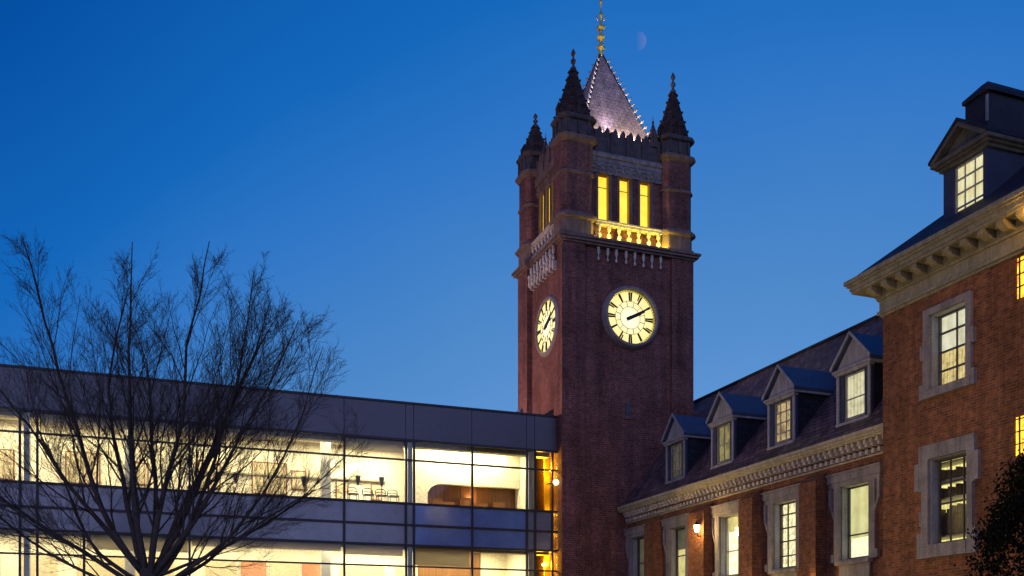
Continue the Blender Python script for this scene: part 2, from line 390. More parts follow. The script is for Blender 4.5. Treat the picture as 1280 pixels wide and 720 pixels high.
# corner turrets
def turret(cx, cy, hx, hy, hs):
    ch = .24
    t = MB(); t.oct(cx, cy, hx, hy, ch, [(21.46, 0), (26.1, 0)]); o = t.build('turret', M['tower_brick'], tower)
    b = MB()
    b.oct(cx, cy, hx, hy, ch, [(21.52, .02), (21.53, .14), (21.6, .14), (21.64, .03), (22.28, .03), (22.34, .16), (22.44, .18), (22.5, .13), (22.62, .05), (22.63, .0)])
    b.build('moulding', M['brownstone'], o); b = MB()
    b.oct(cx, cy, hx, hy, ch, [(24.44, .0), (24.46, .06), (24.55, .06), (24.6, .0)])
    b.build('moulding', M['brownstone'], o); b = MB()
    b.oct(cx, cy, hx, hy, ch, [(25.94, 0), (26.02, .1), (26.12, .17), (26.22, .17), (26.3, .06), (26.34, .02)])
    b.build('moulding', M['brownstone'], o)
    b = MB()
    b.oct(cx, cy, hx, hy, ch, [(26.3, -.02), (26.98, -.02)])
    for sx in (-1, 0, 1):
        b.box(cx+sx*hx*.62-.05, cx+sx*hx*.62+.05, cy-hy-.06, cy-hy+.05, 26.36, 26.96)
        b.box(cx-hx-.06, cx-hx+.05, cy+sx*hy*.62-.05, cy+sx*hy*.62+.05, 26.36, 26.96)
    b.oct(cx, cy, hx, hy, ch, [(26.97, -.02), (27.03, .1), (27.14, .14), (27.22, .1), (27.26, .02)])
    b.build('turret_head', M['dark_stone'], o)
    z0 = 27.24
    def Z(k): return z0+(k)*hs
    r = MB()
    A, B = hx+.04, hy+.04
    rings = []
    for k, f in ((0, 1.0), (.3, .90), (.8, .72), (1.4, .50), (2.0, .28), (2.35, .15)):
        rings.append([(cx+A*f*math.cos(R(22.5+45*j))*1.06, cy+B*f*math.sin(R(22.5+45*j))*1.06, Z(k)) for j in range(8)])
    r.loft(rings)
    for j in range(8):
        for k, f in ((.12, 1.0), (.5, .86), (.95, .70), (1.4, .53), (1.85, .36), (2.2, .24)):
            x = cx+A*f*math.cos(R(22.5+45*j))*1.06; y = cy+B*f*math.sin(R(22.5+45*j))*1.06
            r.sphere((x, y, Z(k)), .065, 5, 4)
    for sgn in ((0, -1), (-1, 0)):   # small gabled lucarnes
        x, y = cx+sgn[0]*A*.86, cy+sgn[1]*B*.86
        r.box(x-.11, x+.11, y-.11, y+.11, Z(.02), Z(.42)); r.lathe(x, y, [(Z(.42), .19), (Z(.75), .01)], 4, R(45))
    r.build('turret_roof', M['turret_roof'], o)
    f = MB()
    f.lathe(cx, cy, [(Z(2.28), .12), (Z(2.4), .16), (Z(2.46), .08), (Z(2.6), .06), (Z(2.66), .13), (Z(2.76), .13), (Z(2.84), .05), (Z(2.95), .05), (Z(3.0), .11), (Z(3.1), .115), (Z(3.2), .06), (Z(3.3), .015)], 8, smooth=True)
    f.build('finial', M['dark_stone'], o)
turret(19.02, 42.62, .85, .62, 1.05)
turret(24.45, 42.62, .80, .62, 1.05)
turret(18.62, 46.5, .74, .64, .70)
turret(24.45, 46.45, .80, .65, .9)
# spire
SX, SY = 21.57, 44.9
s = MB()
for i in range(1):
    s.loft([[(SX-h, SY-h, z), (SX+h, SY-h, z), (SX+h, SY+h, z), (SX-h, SY+h, z)] for z, h in ((25.9, 1.80), (27.35, 1.80), (28.0, 1.56), (32.25, .07))])
sp = s.build('spire', M['spire_tile'], tower)
s = MB()
for sx, sy in ((-1, -1), (1, -1), (-1, 1), (1, 1)):
    s.tube([(SX+sx*1.80, SY+sy*1.80, 27.35), (SX+sx*1.56, SY+sy*1.56, 28.0), (SX+sx*.07, SY+sy*.07, 32.25)], .055, 6)
s.build('hip_ridge', M['dark_stone'], sp)
s = MB()
rnd = random.Random(3)
for sx, sy in ((-1, -1), (1, -1), (-1, 1), (1, 1)):
    s = MB()
    for k in range(15):
        z = 27.4+k*.315; h = 1.56*(32.25-z)/4.25
        if z < 28: h = 1.56+(28-z)*.37
        x, y = SX+sx*(h+.05), SY+sy*(h+.05)
        s.sphere((x+sx*.05, y+sy*.05, z), .075, 6, 5); s.tube([(x-sx*.06, y-sy*.06, z-.12), (x+sx*.10, y+sy*.10, z+.02), (x+sx*.13, y+sy*.13, z+.13)], [.05, .045, .02], 5)
    s.build('crocket_row', M['lead'], sp)
f = MB(); z = 32.15
f.lathe(SX, SY, [(z, .10), (z+.2, .13), (z+.3, .06), (z+.42, .17), (z+.55, .17), (z+.65, .07), (z+.82, .07), (z+.92, .2), (z+1.05, .2), (z+1.15, .07), (z+1.35, .06), (z+1.45, .17), (z+1.58, .17), (z+1.66, .05), (z+2.0, .045), (z+2.08, .11), (z+2.2, .11), (z+2.3, .04), (z+2.7, .035), (z+2.76, .08), (z+2.85, .08), (z+2.95, .03), (z+3.6, .01)], 8, smooth=True)
for k in range(4):
    for q in range(4):
        a = q*math.pi/2+k*.4; zz = z+.48+k*.5
        f.tube([(SX+.08*math.cos(a), SY+.08*math.sin(a), zz-.1), (SX+.24*math.cos(a), SY+.24*math.sin(a), zz), (SX+.2*math.cos(a), SY+.2*math.sin(a), zz+.15)], [.03, .03, .015], 5)
f.build('spire_finial', M['gold'], sp)

# clock dials
def clock(face, cx, cy, cz, rx, dp=1.0):
    """face 'y' looks to -Y, 'x' looks to -X"""
    def P(u, v, d):   # u to the viewer's right, v up, d out of the wall
        return (cx+u, cy-d, cz+v) if face == 'y' else (cx-d, cy-u, cz+v)
    n = 40
    def ring(r, d): return [P(r*math.cos(2*math.pi*j/n), r*math.sin(2*math.pi*j/n), d) for j in range(n)]
    m = MB(); m.loft([ring(rx, -.02), ring(rx, .05)]); o = m.build('clock_dial', dial_mat('opal_dial', (cx, cy, cz)), tower)
    m = MB(); m.loft([ring(rx*1.0, .0), ring(rx*1.0, .34*dp), ring(rx*1.03, .36*dp), ring(rx*1.09, .32*dp), ring(rx*1.12, .2*dp), ring(rx*1.15, .1*dp), ring(rx*1.15, .0)], cap=False)
    m.build('clock_surround', M['dial_ring'], o)
    m = MB()
    def bar(a, r0, r1, w0, w1, d=.055):
        ca, sa = math.cos(a), math.sin(a); q = []
        for r_, w_ in ((r0, -w0), (r0, w0), (r1, w1), (r1, -w1)): q.append((r_*ca-w_*sa, r_*sa+w_*ca))
        m.loft([[P(u, v, d) for u, v in q], [P(u, v, d+.03) for u, v in q]])
    for k in range(12):
        a = math.pi/2-k*math.pi/6
        if k % 3 == 0: bar(a+.05, .62*rx, .93*rx, .024*rx, .034*rx); bar(a-.05, .62*rx, .93*rx, .024*rx, .034*rx)
        elif k % 3 == 1: bar(a, .62*rx, .93*rx, .026*rx, .036*rx); bar(a+.10, .72*rx, .95*rx, .02*rx, .025*rx)
        else: bar(a, .62*rx, .93*rx, .03*rx, .045*rx)
        for q in range(5): bar(a+q*math.pi/30, .955*rx, .985*rx, .008*rx, .008*rx)
    for q in range(12):   # tracery of the opal glass
        a = q*math.pi/6+math.pi/12; bar(a, .40*rx, .60*rx, .006*rx, .006*rx, .052)
    for r0 in (.40, .60, .955):
        n2 = 48
        m.loft([[P(r_*rx*math.cos(2*math.pi*j/n2), r_*rx*math.sin(2*math.pi*j/n2), d) for j in range(n2)] for r_, d in ((r0, .052), (r0, .07), (r0+.012, .07), (r0+.012, .052))], cap=False)
    m.build('numerals', M['iron'], o)
    m = MB(); bar(math.pi/2-R(62), -.18*rx, .64*rx, .06*rx, .05*rx, .11); m.build('minute_hand', M['iron'], o)
    m = MB(); bar(math.pi/2-R(66), -.12*rx, .48*rx, .065*rx, .04*rx, .07)
    m.loft([[P(.07*rx*math.cos(j*math.pi/5), .07*rx*math.sin(j*math.pi/5), d) for j in range(10)] for d in (.055, .15)]); m.build('hour_hand', M['iron'], o)
clock('y', 21.80, 42.16, 17.97, 1.32)
clock('x', 18.17, 43.78, 17.66, 1.25, .4)

# ------------------------------------------------------------------ glass building
YM = 42.6
gb = thing('glass_building', 'low modern glass building with dark blue metal bands and bright cream rooms', 'building', (3, YM, 0))
XL, XE = -16.0, 18.16
JT = [-16, -10.5, -4.78, -4.16, 1.55, 8.0, 10.78, 11.15, 13.9, 16.6, 17.02, 17.9]
def panels(name, z0, z1, mat, y=YM, gap=.012, edges=None):
    e = edges or JT
    for a, b in zip(e, e[1:]):
        m = MB(); m.box(a+gap, b-gap, y, y+.18, z0, z1); m.build(name, M['spandrel_sky_tint'] if (mat is M['spandrel'] and 11 < a < 16.5) else mat, gb)
# roof fascia, split at its joints
FJ = [-16, -10.5, -4.5, 1.55, 4.8, 8.0, 10.78, 11.15, 13.9, 16.6, 17.02, 18.14]
panels('fascia_panel', 11.34, 12.93, M['panel'], edges=FJ)
m = MB(); m.box(XL, XE, YM-.06, YM+.3, 12.93, 13.02); m.build('roof_coping', M['mullion'], gb)
m = MB(); m.box(XL, 18.12, YM+.19, 58, 12.5, 12.8); m.box(XL, 18.12, YM+.19, YM+.3, 11.34, 12.93); m.build('roof', M['panel'], gb)
m = MB(); m.box(16.6, 16.75, 43.4, 52, 12.8, 13.42); m.build('added_upstand', M['panel'], gb)  # unseen upstand added to cut the flood light low on the tower
for z0, z1 in ((7.52, 8.42), (6.62, 7.46), (2.9, 3.6), (2.0, 2.84)):
    panels('spandrel_panel', z0, z1, M['spandrel'])
m = MB(); m.box(XL, 17.9, YM+.19, YM+.24, 6.58, 8.46); m.box(XL, 17.9, YM+.19, YM+.24, 1.96, 3.66); m.box(XL, XE, YM, YM+.3, 0, .5); m.build('spandrel_backing', M['mullion'], gb)
# mullions and rails
for x in JT[1:]:
    if x > 18: continue
    m = MB(); m.box(x-.045, x+.045, YM-.11, YM-.002, .5, 11.34); m.build('mullion', M['mullion'], gb)
m = MB(); m.box(-2.52, -2.42, YM-.06, YM+.05, 3.66, 6.58); m.build('mullion', M['mullion'], gb)
for z in (11.30, 10.41, 8.45, 7.49, 6.58, 5.63, 3.63, 1.97):
    h = .035 if z in (10.41, 5.63) else .05
    m = MB(); m.box(XL, XE, YM-.075, YM-.004 if z in (7.49,) else YM+.06, z-h, z+h); m.build('transom', M['mullion'], gb)
m = MB()
for x in (-4.72, 10.84, 16.68):
    m.box(x+.06, x+.27, YM+.08, YM+.5, 3.7, 6.5); m.box(x+.06, x+.27, YM+.08, YM+.5, 8.5, 11.24)
m.build('column_casing', M['alu'], gb)
# panes
for z0, z1 in ((10.45, 11.25), (8.5, 10.37), (5.67, 6.53), (3.68, 5.59), (.5, 1.92)):
    for a, b in zip(JT, JT[1:]):
        m = MB(); m.box(a+.05, b-.05, YM+.012, YM+.026, z0, z1)
        m.build('pane', M['amber_glass'] if a > 17 else M['glass'], gb)
# rooms
for zf, zc, nm in ((8.42, 11.72, 'upper'), (3.6, 6.95, 'lower')):
    m = MB(); m.box(XL, 17.9, YM+.25, 47.6, zf-.3, zf); m.build('room_floor', M['carpet'], gb)
    m = MB(); m.box(XL, 17.9, YM+.25, 47.6, zc, zc+.2); m.build('room_ceiling', M['ceiling'], gb)
    m = MB(); m.box(XL, 17.9, YM+.32, YM+.72, zc-.62 if nm == 'upper' else zc-.52, zc-.01); m.build('blind_box', M['olive_trim'], gb)
    m = MB(); m.box(XL-.2, XL, YM+.25, 47.6, zf, zc); m.build('room_wall', M['plaster'], gb)
    m = MB(); m.box(17.06, 17.16, YM+.3, 47.5, zf, zc-.002); m.build('room_wall', M['plaster'], gb)
    m = MB(); m.box(17.23, 17.9, 44.6, 44.8, zf, zc-.002); m.build('room_wall', M['ochre'], gb)
m = MB(); m.box(17.92, 18.15, YM+.015, YM+.03, 3.6, 11.3); m.build('amber_strip', M['amber_glass'], gb)
m = MB(); m.box(17.9, 18.16, YM+.9, YM+1.0, 3.3, 11.8); m.build('room_wall', M['ochre'], gb)
for z in (4.6, 6.4, 7.4, 8.4, 10.2): light('room_lamp', 'POINT', (18.04, YM+.5, z), 30, (1, .80, .28), shadow_soft_size=.1)
# upper back wall with the oak alcove
m = MB(); m.box(XL, 17.05, 46.6, 46.9, 8.421, 11.71); m.build('room_wall', M['plaster'], gb)
m = MB(); m.wall('y', 44.6, .3, 11.3, 17.05, 8.421, 11.71, [(12.35, 17.0, 8.42, 9.82)]); m.build('room_wall', M['plaster'], gb)
m = MB(); m.prism([(12.351, 9.35), (12.351, 9.819), (13.0, 9.819), (12.72, 9.74), (12.5, 9.6)], 'y', 44.61, 44.88); m.build('alcove_arch', M['plaster'], gb)
m = MB(); m.box(11.4, 17.05, 45.3, 45.4, 8.43, 11.6)
for k in range(6): m.box(12.6+k*.8, 12.66+k*.8, 45.26, 45.3, 8.43, 10.7)
m.build('alcove_panelling', M['wood'], gb)
m = MB(); m.box(8.05, 10.75, 46.45, 46.6, 10.05, 10.12); m.box(1.7, 8.0, 46.45, 46.6, 10.02, 10.09); m.build('picture_rail', M['olive_trim'], gb)
m = MB()
for x in (-9, -1.0, 7.35): m.box(x, x+.42, 44.6, 45.0, 8.42, 11.71); m.box(x, x+.42, 44.6, 45.0, 3.6, 6.94)
m.build('room_column', M['alu'], gb)
# lower back wall: framed cream and rust boards
m = MB(); m.box(XL, 12.4, 46.6, 46.9, 3.6, 6.94); m.box(15.7, 17.1, 46.6, 46.9, 3.6, 6.94); m.build('room_wall', M['plaster'], gb)
m = MB(); m.box(12.4, 15.7, 46.7, 46.9, 3.6, 6.94); m.build('oak_panelling', M['wood'], gb)
for x, wd, mt in ((-8.2, 2.2, creamb), (-5.2, 1.4, creamb), (-3.0, 1.9, creamb), (-.6, 1.6, creamb), (2.4, 1.35, creamb), (3.95, 1.15, rustm), (5.25, 1.35, creamb), (6.75, .95, rustm), (8.6, 2.1, creamb), (11.3, 1.0, creamb)):
    m = MB(); m.box(x, x+wd, 46.52, 46.58, 4.2, 6.0); m.build('wall_board', mt, gb)
# ceiling strips: the lit fittings themselves
for x in (-13, -7.4, -1.8, 4.6, 9.4, 14.2):
    for z in (11.70, 6.93):
        m = MB(); m.box(x-1.9, x+1.9, 44.4, 44.52, z-.05, z); t = m.build('strip_light', M['led'], gb)
for z in (11.66, 6.88):
    for x in (-12.0, -4.2, 3.6, 9.6, 14.2):
        light('room_lamp', 'AREA', (x, 44.7 if x < 13 or z < 9 else 43.75, z-.1), 590 if z > 9 else 460, (1, .88, .56), shape='RECTANGLE', size=(7 if x < 9 else 4), size_y=2.4 if x < 13 or z < 9 else 1.3, aim=(x, 44.9 if x < 13 or z < 9 else 43.85, 0))
    light('room_lamp', 'POINT', (17.6, 43.5, z-.9), 190, (1, .80, .28), shadow_soft_size=.2)
light('room_lamp', 'POINT', (14.7, 45.05, 9.3), 30, (1, .66, .3), shadow_soft_size=.15)

def pendant(x, y, z, label):
    t = thing('pendant_lamp', label, 'lamp', (x, y, z), 'dark tapered pendant lamps in the upper glass room')
    m = MB(); m.lathe(x, y, [(z-.42, .03), (z-.36, .06), (z-.1, .12), (z, .13), (z+.03, .12), (z+.05, .03)], 12); m.build('lamp_shade', M['iron'], t)
    m = MB(); m.tube([(x, y, z), (x, y, 11.7)], .006, 4); m.build('rod', M['iron'], t)
    return t
pendant(9.1, 45.0, 9.98, 'dark tapered pendant lamp, left of the pair above the row of chairs')
pendant(10.22, 45.0, 9.98, 'dark tapered pendant lamp, right of the pair above the row of chairs')
pendant(6.6, 45.0, 9.78, 'dark tapered pendant lamp just left of the grey interior column')
pendant(3.6, 45.0, 9.72, 'dark tapered pendant lamp seen through the right limbs of the bare tree')

def chair(x, label):
    t = thing('chair', label, 'chair', (x, 43.35, 8.42), 'chairs along the upper glass wall')
    m = MB(); m.box(x-.22, x+.22, 43.13, 43.57, 8.84, 8.88); m.build('seat', M['sash_dark'], t)
    m = MB(); m.tube([(x-.22, 43.56, 8.88), (x-.23, 43.6, 9.12), (x-.12, 43.61, 9.2), (x+.12, 43.61, 9.2), (x+.23, 43.6, 9.12), (x+.22, 43.56, 8.88)], .022, 6)
    m.tube([(x-.22, 43.59, 9.02), (x, 43.6, 9.06), (x+.22, 43.59, 9.02)], .018, 5); m.build('backrest', M['sash_dark'], t)
    for sx in (-1, 1):
        for y in (43.16, 43.54):
            m = MB(); m.box(x+sx*.2-.015, x+sx*.2+.015, y-.015, y+.015, 8.42, 8.84); m.build('leg', M['sash_dark'], t)
for x, w in ((8.55, 'leftmost dark chair behind the glass under the pendant lamps'), (9.25, 'second dark chair behind the glass under the pendant lamps'), (9.85, 'third dark chair behind the glass under the pendant lamps'), (10.4, 'rightmost dark chair of four, beside the paired mullions')):
    chair(x, w)
# finer fittings of the rooms
for x in (-13.2, -7.6, -1.2, 2.9, 5.6, 9.2, 12.4, 15.4):
    m = MB(); m.box(x, x+.14, YM+.8, 46.5, 11.52, 11.71); m.build('ceiling_beam', M['olive_trim'], gb)
for x, z0, z1, w in ((2.1, 9.3, 10.5, .9), (4.5, 9.2, 10.6, 1.5), (6.3, 9.5, 10.3, .6), (8.4, 9.15, 9.95, .5), (10.1, 9.2, 9.9, .45), (-3.4, 9.2, 10.5, 1.3), (-6.5, 9.2, 10.4, 1.0), (-.8, 9.3, 10.2, .7)):
    m = MB(); m.box(x, x+w, 46.53, 46.598, z0, z1); o = m.build('picture', creamb, gb)
    m = MB(); m.box(x-.06, x+w+.06, 46.55, 46.59, z0-.06, z1+.06); m.build('picture_frame', M['wood'], o)
for a, b, d in ((8.1, 10.7, .5), (1.65, 4.7, .34), (-4.1, 1.5, .38)):
    m = MB(); m.box(a, b, YM+.24, YM+.25, 11.25-d, 11.25); m.build('roller_shade', M['shade'], gb)
for a, b, d in ((8.1, 10.7, .42), (11.2, 13.85, .8), (1.65, 7.9, .3), (-2.4, 1.5, .6)):
    m = MB(); m.box(a, b, YM+.24, YM+.25, 6.52-d, 6.52); m.build('roller_shade', M['shade'], gb)
for x, z, c in ((12.9, 8.44, .9), (13.5, 8.44, .7), (14.4, 8.44, 1.0), (15.2, 8.44, .75), (16.1, 8.44, .85)):
    m = MB(); m.box(x-.3, x+.3, 45.0, 45.2, z, z+c*.85); m.box(x-.22, x+.22, 44.96, 45.0, z+.1, z+c*.85-.1); m.build('cabinet', M['wood'], gb)

# globe lamp on the tower corner end of the glass building
t = thing('globe_lamp', 'round glowing globe lamp on an iron arm at the amber end of the glass building', 'lamp', (17.97, 42.5, 9.8))
m = MB(); m.sphere((17.97, 42.28, 9.8), .15, 14, 10); m.build('globe', M['globe'], t)
m = MB(); m.tube([(17.6, 42.5, 9.72), (17.62, 42.3, 9.72), (17.97, 42.28, 9.72)], .03, 6); m.build('arm', M['iron'], t)
# flood lamp added out of view on the flat roof to light the tower
t = thing('added_floodlight', 'added unseen flood lamp on the flat roof of the glass building, lighting the tower', 'added_floodlight', (9.2, 45.2, 12.8))
m = MB(); m.box(9.0, 9.25, 45.0, 45.4, 13.0, 13.25); m.build('lamp_housing', M['iron'], t)
m = MB(); m.box(9.05, 9.2, 45.1, 45.3, 12.8, 13.0); m.build('bracket', M['iron'], t)
light('added_roof_flood', 'SPOT', (9.4, 45.2, 13.15), 2700, (1, .62, .46), spot_size=R(95), spot_blend=.6, shadow_soft_size=.06, aim=(18.4, 45.0, 18))

# ------------------------------------------------------------------ windows in walls that look to -X
def sash(parent, xw, yc, w, z0, z1, bars_y, bars_z, cloth, mat, depth=.25, name='window', blind=None):
    """box sash set back in its opening; returns the frame"""
    x = xw+depth; y0, y1 = yc-w/2, yc+w/2; f = .065
    m = MB()
    m.box(x, x+.08, y0, y0+f, z0, z1); m.box(x, x+.08, y1-f, y1, z0, z1)
    m.box(x, x+.08, y0+f, y1-f, z0, z0+f*1.3); m.box(x, x+.08, y0+f, y1-f, z1-f, z1)
    for b in bars_z: m.box(x+.005, x+.07, y0+f, y1-f, z0+(z1-z0)*b-.022, z0+(z1-z0)*b+.022)
    for b in bars_y: m.box(x+.01, x+.06, yc+w*b-.014, yc+w*b+.014, z0+f, z1-f)
    o = m.build(name, mat, parent)
    m = MB(); m.box(x+.03, x+.036, y0+.03, y1-.03, z0+.03, z1-.03); m.build('pane', M['glass'], o)
    m = MB(); m.box(xw+.01, x, y1-.025, y1, z0, z1); m.box(xw+.01, x, y0, y0+.025, z0, z1); m.box(xw+.01, x, y0+.025, y1-.025, z1-.025, z1); m.build('lining', M['grey_trim'], o)
    if blind:
        m = MB(); m.box(x+.10, x+.108, y0+.03, y1-.03, z0+(z1-z0)*blind[0], z1-.03); m.build('roller_blind', blind[1], o)
    if cloth:
        m = MB(); k = 14
        pts = [(x+.17+.025*math.sin(j*2.1), y0+(y1-y0)*j/k) for j in range(k+1)]
        pts += [(px+.01, py) for px, py in reversed(pts)]
        m.prism(pts, 'z', z0, z1); m.build('curtain', cloth, o)
    return o

# ------------------------------------------------------------------ brick wing
XW = 21.6
wing = thing('brick_wing', 'two storey brick wing with slate roof, gabled dormers and stone framed windows', 'building', (23, 33, 0))
WINS = [40.78, 37.15, 33.15, 29.55, 25.82]
CL = {'shade': curtain('blind_shade', (.48, .44, .16), (.74, .70, .34), 1.1, .6, 1.2),
      'dim': curtain('curtain_dim', (.05, .045, .03), (.30, .26, .12), .32, 9, 2),
      'ylw': curtain('curtain_yellow', (.45, .36, .10), (.95, .82, .34), 1.0, 8, 2),
      'wht': curtain('curtain_white', (.62, .52, .24), (1.0, .95, .74), 1.7, 6, 3.5),
      'crm': curtain('curtain_cream', (.72, .66, .36), (1.0, .95, .66), 1.45, 3, 2.2),
      'mix': curtain('curtain_mixed', (.22, .17, .07), (1.0, .90, .54), 1.6, 5, 6)}
OPW, OZ0, OZ1 = 1.4, 4.78, 7.22
holes = [(y-OPW/2, y+OPW/2, OZ0, OZ1) for y in WINS]+[(y-OPW/2, y+OPW/2, .9, 3.5) for y in WINS]
m = MB(); m.wall('x', XW, .45, 22.0, 42.15, 0, 8.5, holes); m.build('wall', M['wing_brick'], wing)
m = MB(); m.box(30.5, 30.9, 22.0, 44.5, 0, 8.6); m.box(22.1, 30.4, 44.2, 44.5, 0, 8.6); m.build('wall', M['wing_brick'], wing)
spec = [((), (.5,), 'dim'), ((), (.5,), 'ylw'), ((-.18,), (.42,), 'wht'), ((-.17, .17), (.2, .42, .62, .82), 'mix'), ((), (.34,), 'crm')]
for y, (by, bz, cl) in zip(WINS, spec):
    bl = {'crm': (.30, CL['shade']), 'ylw': (.62, CL['dim']), 'wht': (.74, CL['ylw'])}.get(cl)
    o = sash(wing, XW, y, OPW, OZ0, OZ1, by, bz, CL[cl], M['sash_dark'] if cl != 'wht' else M['sash_cream'], blind=bl)
    m = MB()
    m.box(XW-.13, XW, y-1.28, y+1.28, 7.38, 7.62); m.box(XW-.17, XW, y-1.31, y+1.31, 7.62, 7.69)
    m.box(XW-.09, XW, y-1.2, y+1.2, OZ1, 7.38)
    for sgn in (-1, 1):
        a, b = (y+sgn*.70, y+sgn*.98)
        m.box(XW-.09, XW, a, b, OZ0-.06, OZ1)
        m.box(XW-.11, XW, y+sgn*1.10, y+sgn*1.22, 6.62, OZ1)
        q = [(y+sgn*.98, 6.16), (y+sgn*.98, 6.34), (y+sgn*1.12, 6.64), (y+sgn*1.22, 6.64)]
        m.prism(q, 'x', XW-.105, XW)
        m.box(XW-.11, XW, y+sgn*.98, y+sgn*1.13, OZ0-.05, OZ0+.22)
    m.build('stone_surround', M['limestone'], o)
    m = MB(); m.box(XW-.2, XW+.25, y-.82, y+.82, OZ0-.17, OZ0-.06); m.box(XW-.1, XW+.25, y-.70, y+.70, OZ0-.06, OZ0); m.build('sill', M['limestone'], o)
    if cl in ('wht', 'crm', 'mix', 'ylw'):
        m = MB(); m.box(XW-.07, XW, y-.72, y+.72, 3.75, OZ0-.17); m.build('apron_panel', M['limestone'], o)
    o = sash(wing, XW, y, OPW, .9, 3.5, (0,), (.5,), CL['dim'], M['sash_dark'])
for y in (39.02, 35.0, 31.42, 27.72):
    m = MB(); w_ = .45 if y != 35.0 else .62
    m.box(XW-.46, XW, y-w_, y+w_, 0, 7.55); m.prism([(XW-.46, 7.55), (XW, 7.55), (XW, 7.9)], 'y', y-w_, y+w_)
    m.build('pier', M['wing_brick'], wing)
# cornice
m = MB()
for x0, z0, z1 in ((XW-.06, 7.96, 8.02), (XW-.44, 8.47, 8.54), (XW-.50, 8.54, 8.63), (XW-.56, 8.63, 8.74)):
    m.box(x0, XW-.002 if z0 < 8 else XW+.5, 23.1, 41.98, z0, z1)
m.build('cornice', M['cream_trim'], wing)
m = MB()
for k in range(66):
    y = 23.25+k*.283
    m.box(XW-.36, XW-.002, y, y+.11, 8.33, 8.468); m.box(XW-.30, XW-.002, y, y+.11, 8.24, 8.33); m.box(XW-.17, XW-.002, y+.12, y+.24, 8.04, 8.18)
m.build('dentil_course', M['palestone'], wing)
# roof
m = MB(); m.prism([(21.2, 8.742), (26.0, 14.5), (30.8, 8.742)], 'y', 22.0, 44.6); m.build('roof', M['slate'], wing)
m = MB(); m.tube([(26.0, 22, 14.53), (26.0, 44.6, 14.53)], .09, 6); m.build('ridge_roll', M['dormer_slate'], wing)
# dormers
def dormer(yc, bars_y, bars_z, cloth):
    xf, hw, zb, ze, za = 21.72, .80, 9.3, 11.08, 12.08
    m = MB(); m.wall('x', xf, .12, yc-hw, yc+hw, zb, ze, [(yc-.50, yc+.50, zb+.12, ze-.14)])
    o = m.build('dormer', M['navy_wood'], wing)
    for ya in (yc-hw, yc+hw-.1):
        m = MB(); m.box(xf+.12, 24.0, ya, ya+.1, zb, ze); m.build('cheek', M['dormer_slate'], o)
    m = MB()
    for sgn in (-1, 1):
        m.prism([(yc+sgn*(hw+.14), ze+.06), (yc+sgn*(hw+.17), ze+.16), (yc, za+.16), (yc, za+.06)], 'x', xf-.16, 24.9)
    m.build('dormer_roof', M['dormer_tin'], o)
    m = MB(); m.prism([(yc-hw-.02, ze+.12), (yc+hw+.02, ze+.12), (yc, za+.05)], 'x', xf-.02, xf+.1); m.build('pediment', M['grey_trim'], o)
    m = MB()
    m.box(xf-.15, xf+.1, yc-hw-.12, yc+hw+.12, ze+.0, ze+.08); m.box(xf-.10, xf+.1, yc-hw-.05, yc+hw+.05, ze-.10, ze)
    for sgn in (-1, 1):
        m.prism([(yc+sgn*(hw+.15), ze+.08), (yc+sgn*(hw+.18), ze+.20), (yc, za+.21), (yc, za+.09)], 'x', xf-.20, xf-.161)
        m.box(xf-.05, xf, yc+sgn*(hw-.10), yc+sgn*(hw+.01), zb, ze-.10)
        m.box(xf-.12, 23.6, yc+sgn*(hw), yc+sgn*(hw+.13), ze-.02, ze+.055)
    m.box(xf-.09, xf, yc-hw, yc+hw, zb-.02, zb+.07)
    m.build('dormer_trim', M['grey_trim'], o)
    s = sash_sub(o, xf, yc, 1.0, zb+.12, ze-.14, bars_y, bars_z, cloth)
def sash_sub(o, xw, yc, w, z0, z1, by, bz, cloth):
    x = xw+.05; f = .05; y0, y1 = yc-w/2, yc+w/2
    m = MB()
    m.box(x, x+.06, y0, y0+f, z0, z1); m.box(x, x+.06, y1-f, y1, z0, z1); m.box(x, x+.06, y0+f, y1-f, z0, z0+f*1.4); m.box(x, x+.06, y0+f, y1-f, z1-f, z1)
    for b in bz: m.box(x+.005, x+.05, y0+f, y1-f, z0+(z1-z0)*b-.018, z0+(z1-z0)*b+.018)
    for b in by: m.box(x+.01, x+.045, yc+w*b-.012, yc+w*b+.012, z0+f, z1-f)
    m.build('sash', M['grey_trim'], o)
    m = MB(); m.box(x+.02, x+.026, y0+.02, y1-.02, z0+.02, z1-.02); m.build('pane', M['glass'], o)
    m = MB(); m.box(x+.11, x+.12, y0, y1, z0, z1); m.build('blind', cloth, o)
dormer(37.62, (-.17, .17), (.25, .5, .75), CL['dim'])
dormer(33.86, (0,), (.5,), curtain('curtain_d2', (.0, .0, .0), (.85, .72, .2), .45, 3, 4))
dormer(29.95, (-.17, .17), (.25, .5, .75), curtain('curtain_d3', (.06, .03, .01), (1., .72, .3), .75, 4, 4))
dormer(26.05, (), (.46,), curtain('curtain_d4', (.45, .40, .24), (.95, .88, .55), .9, 2, 3))

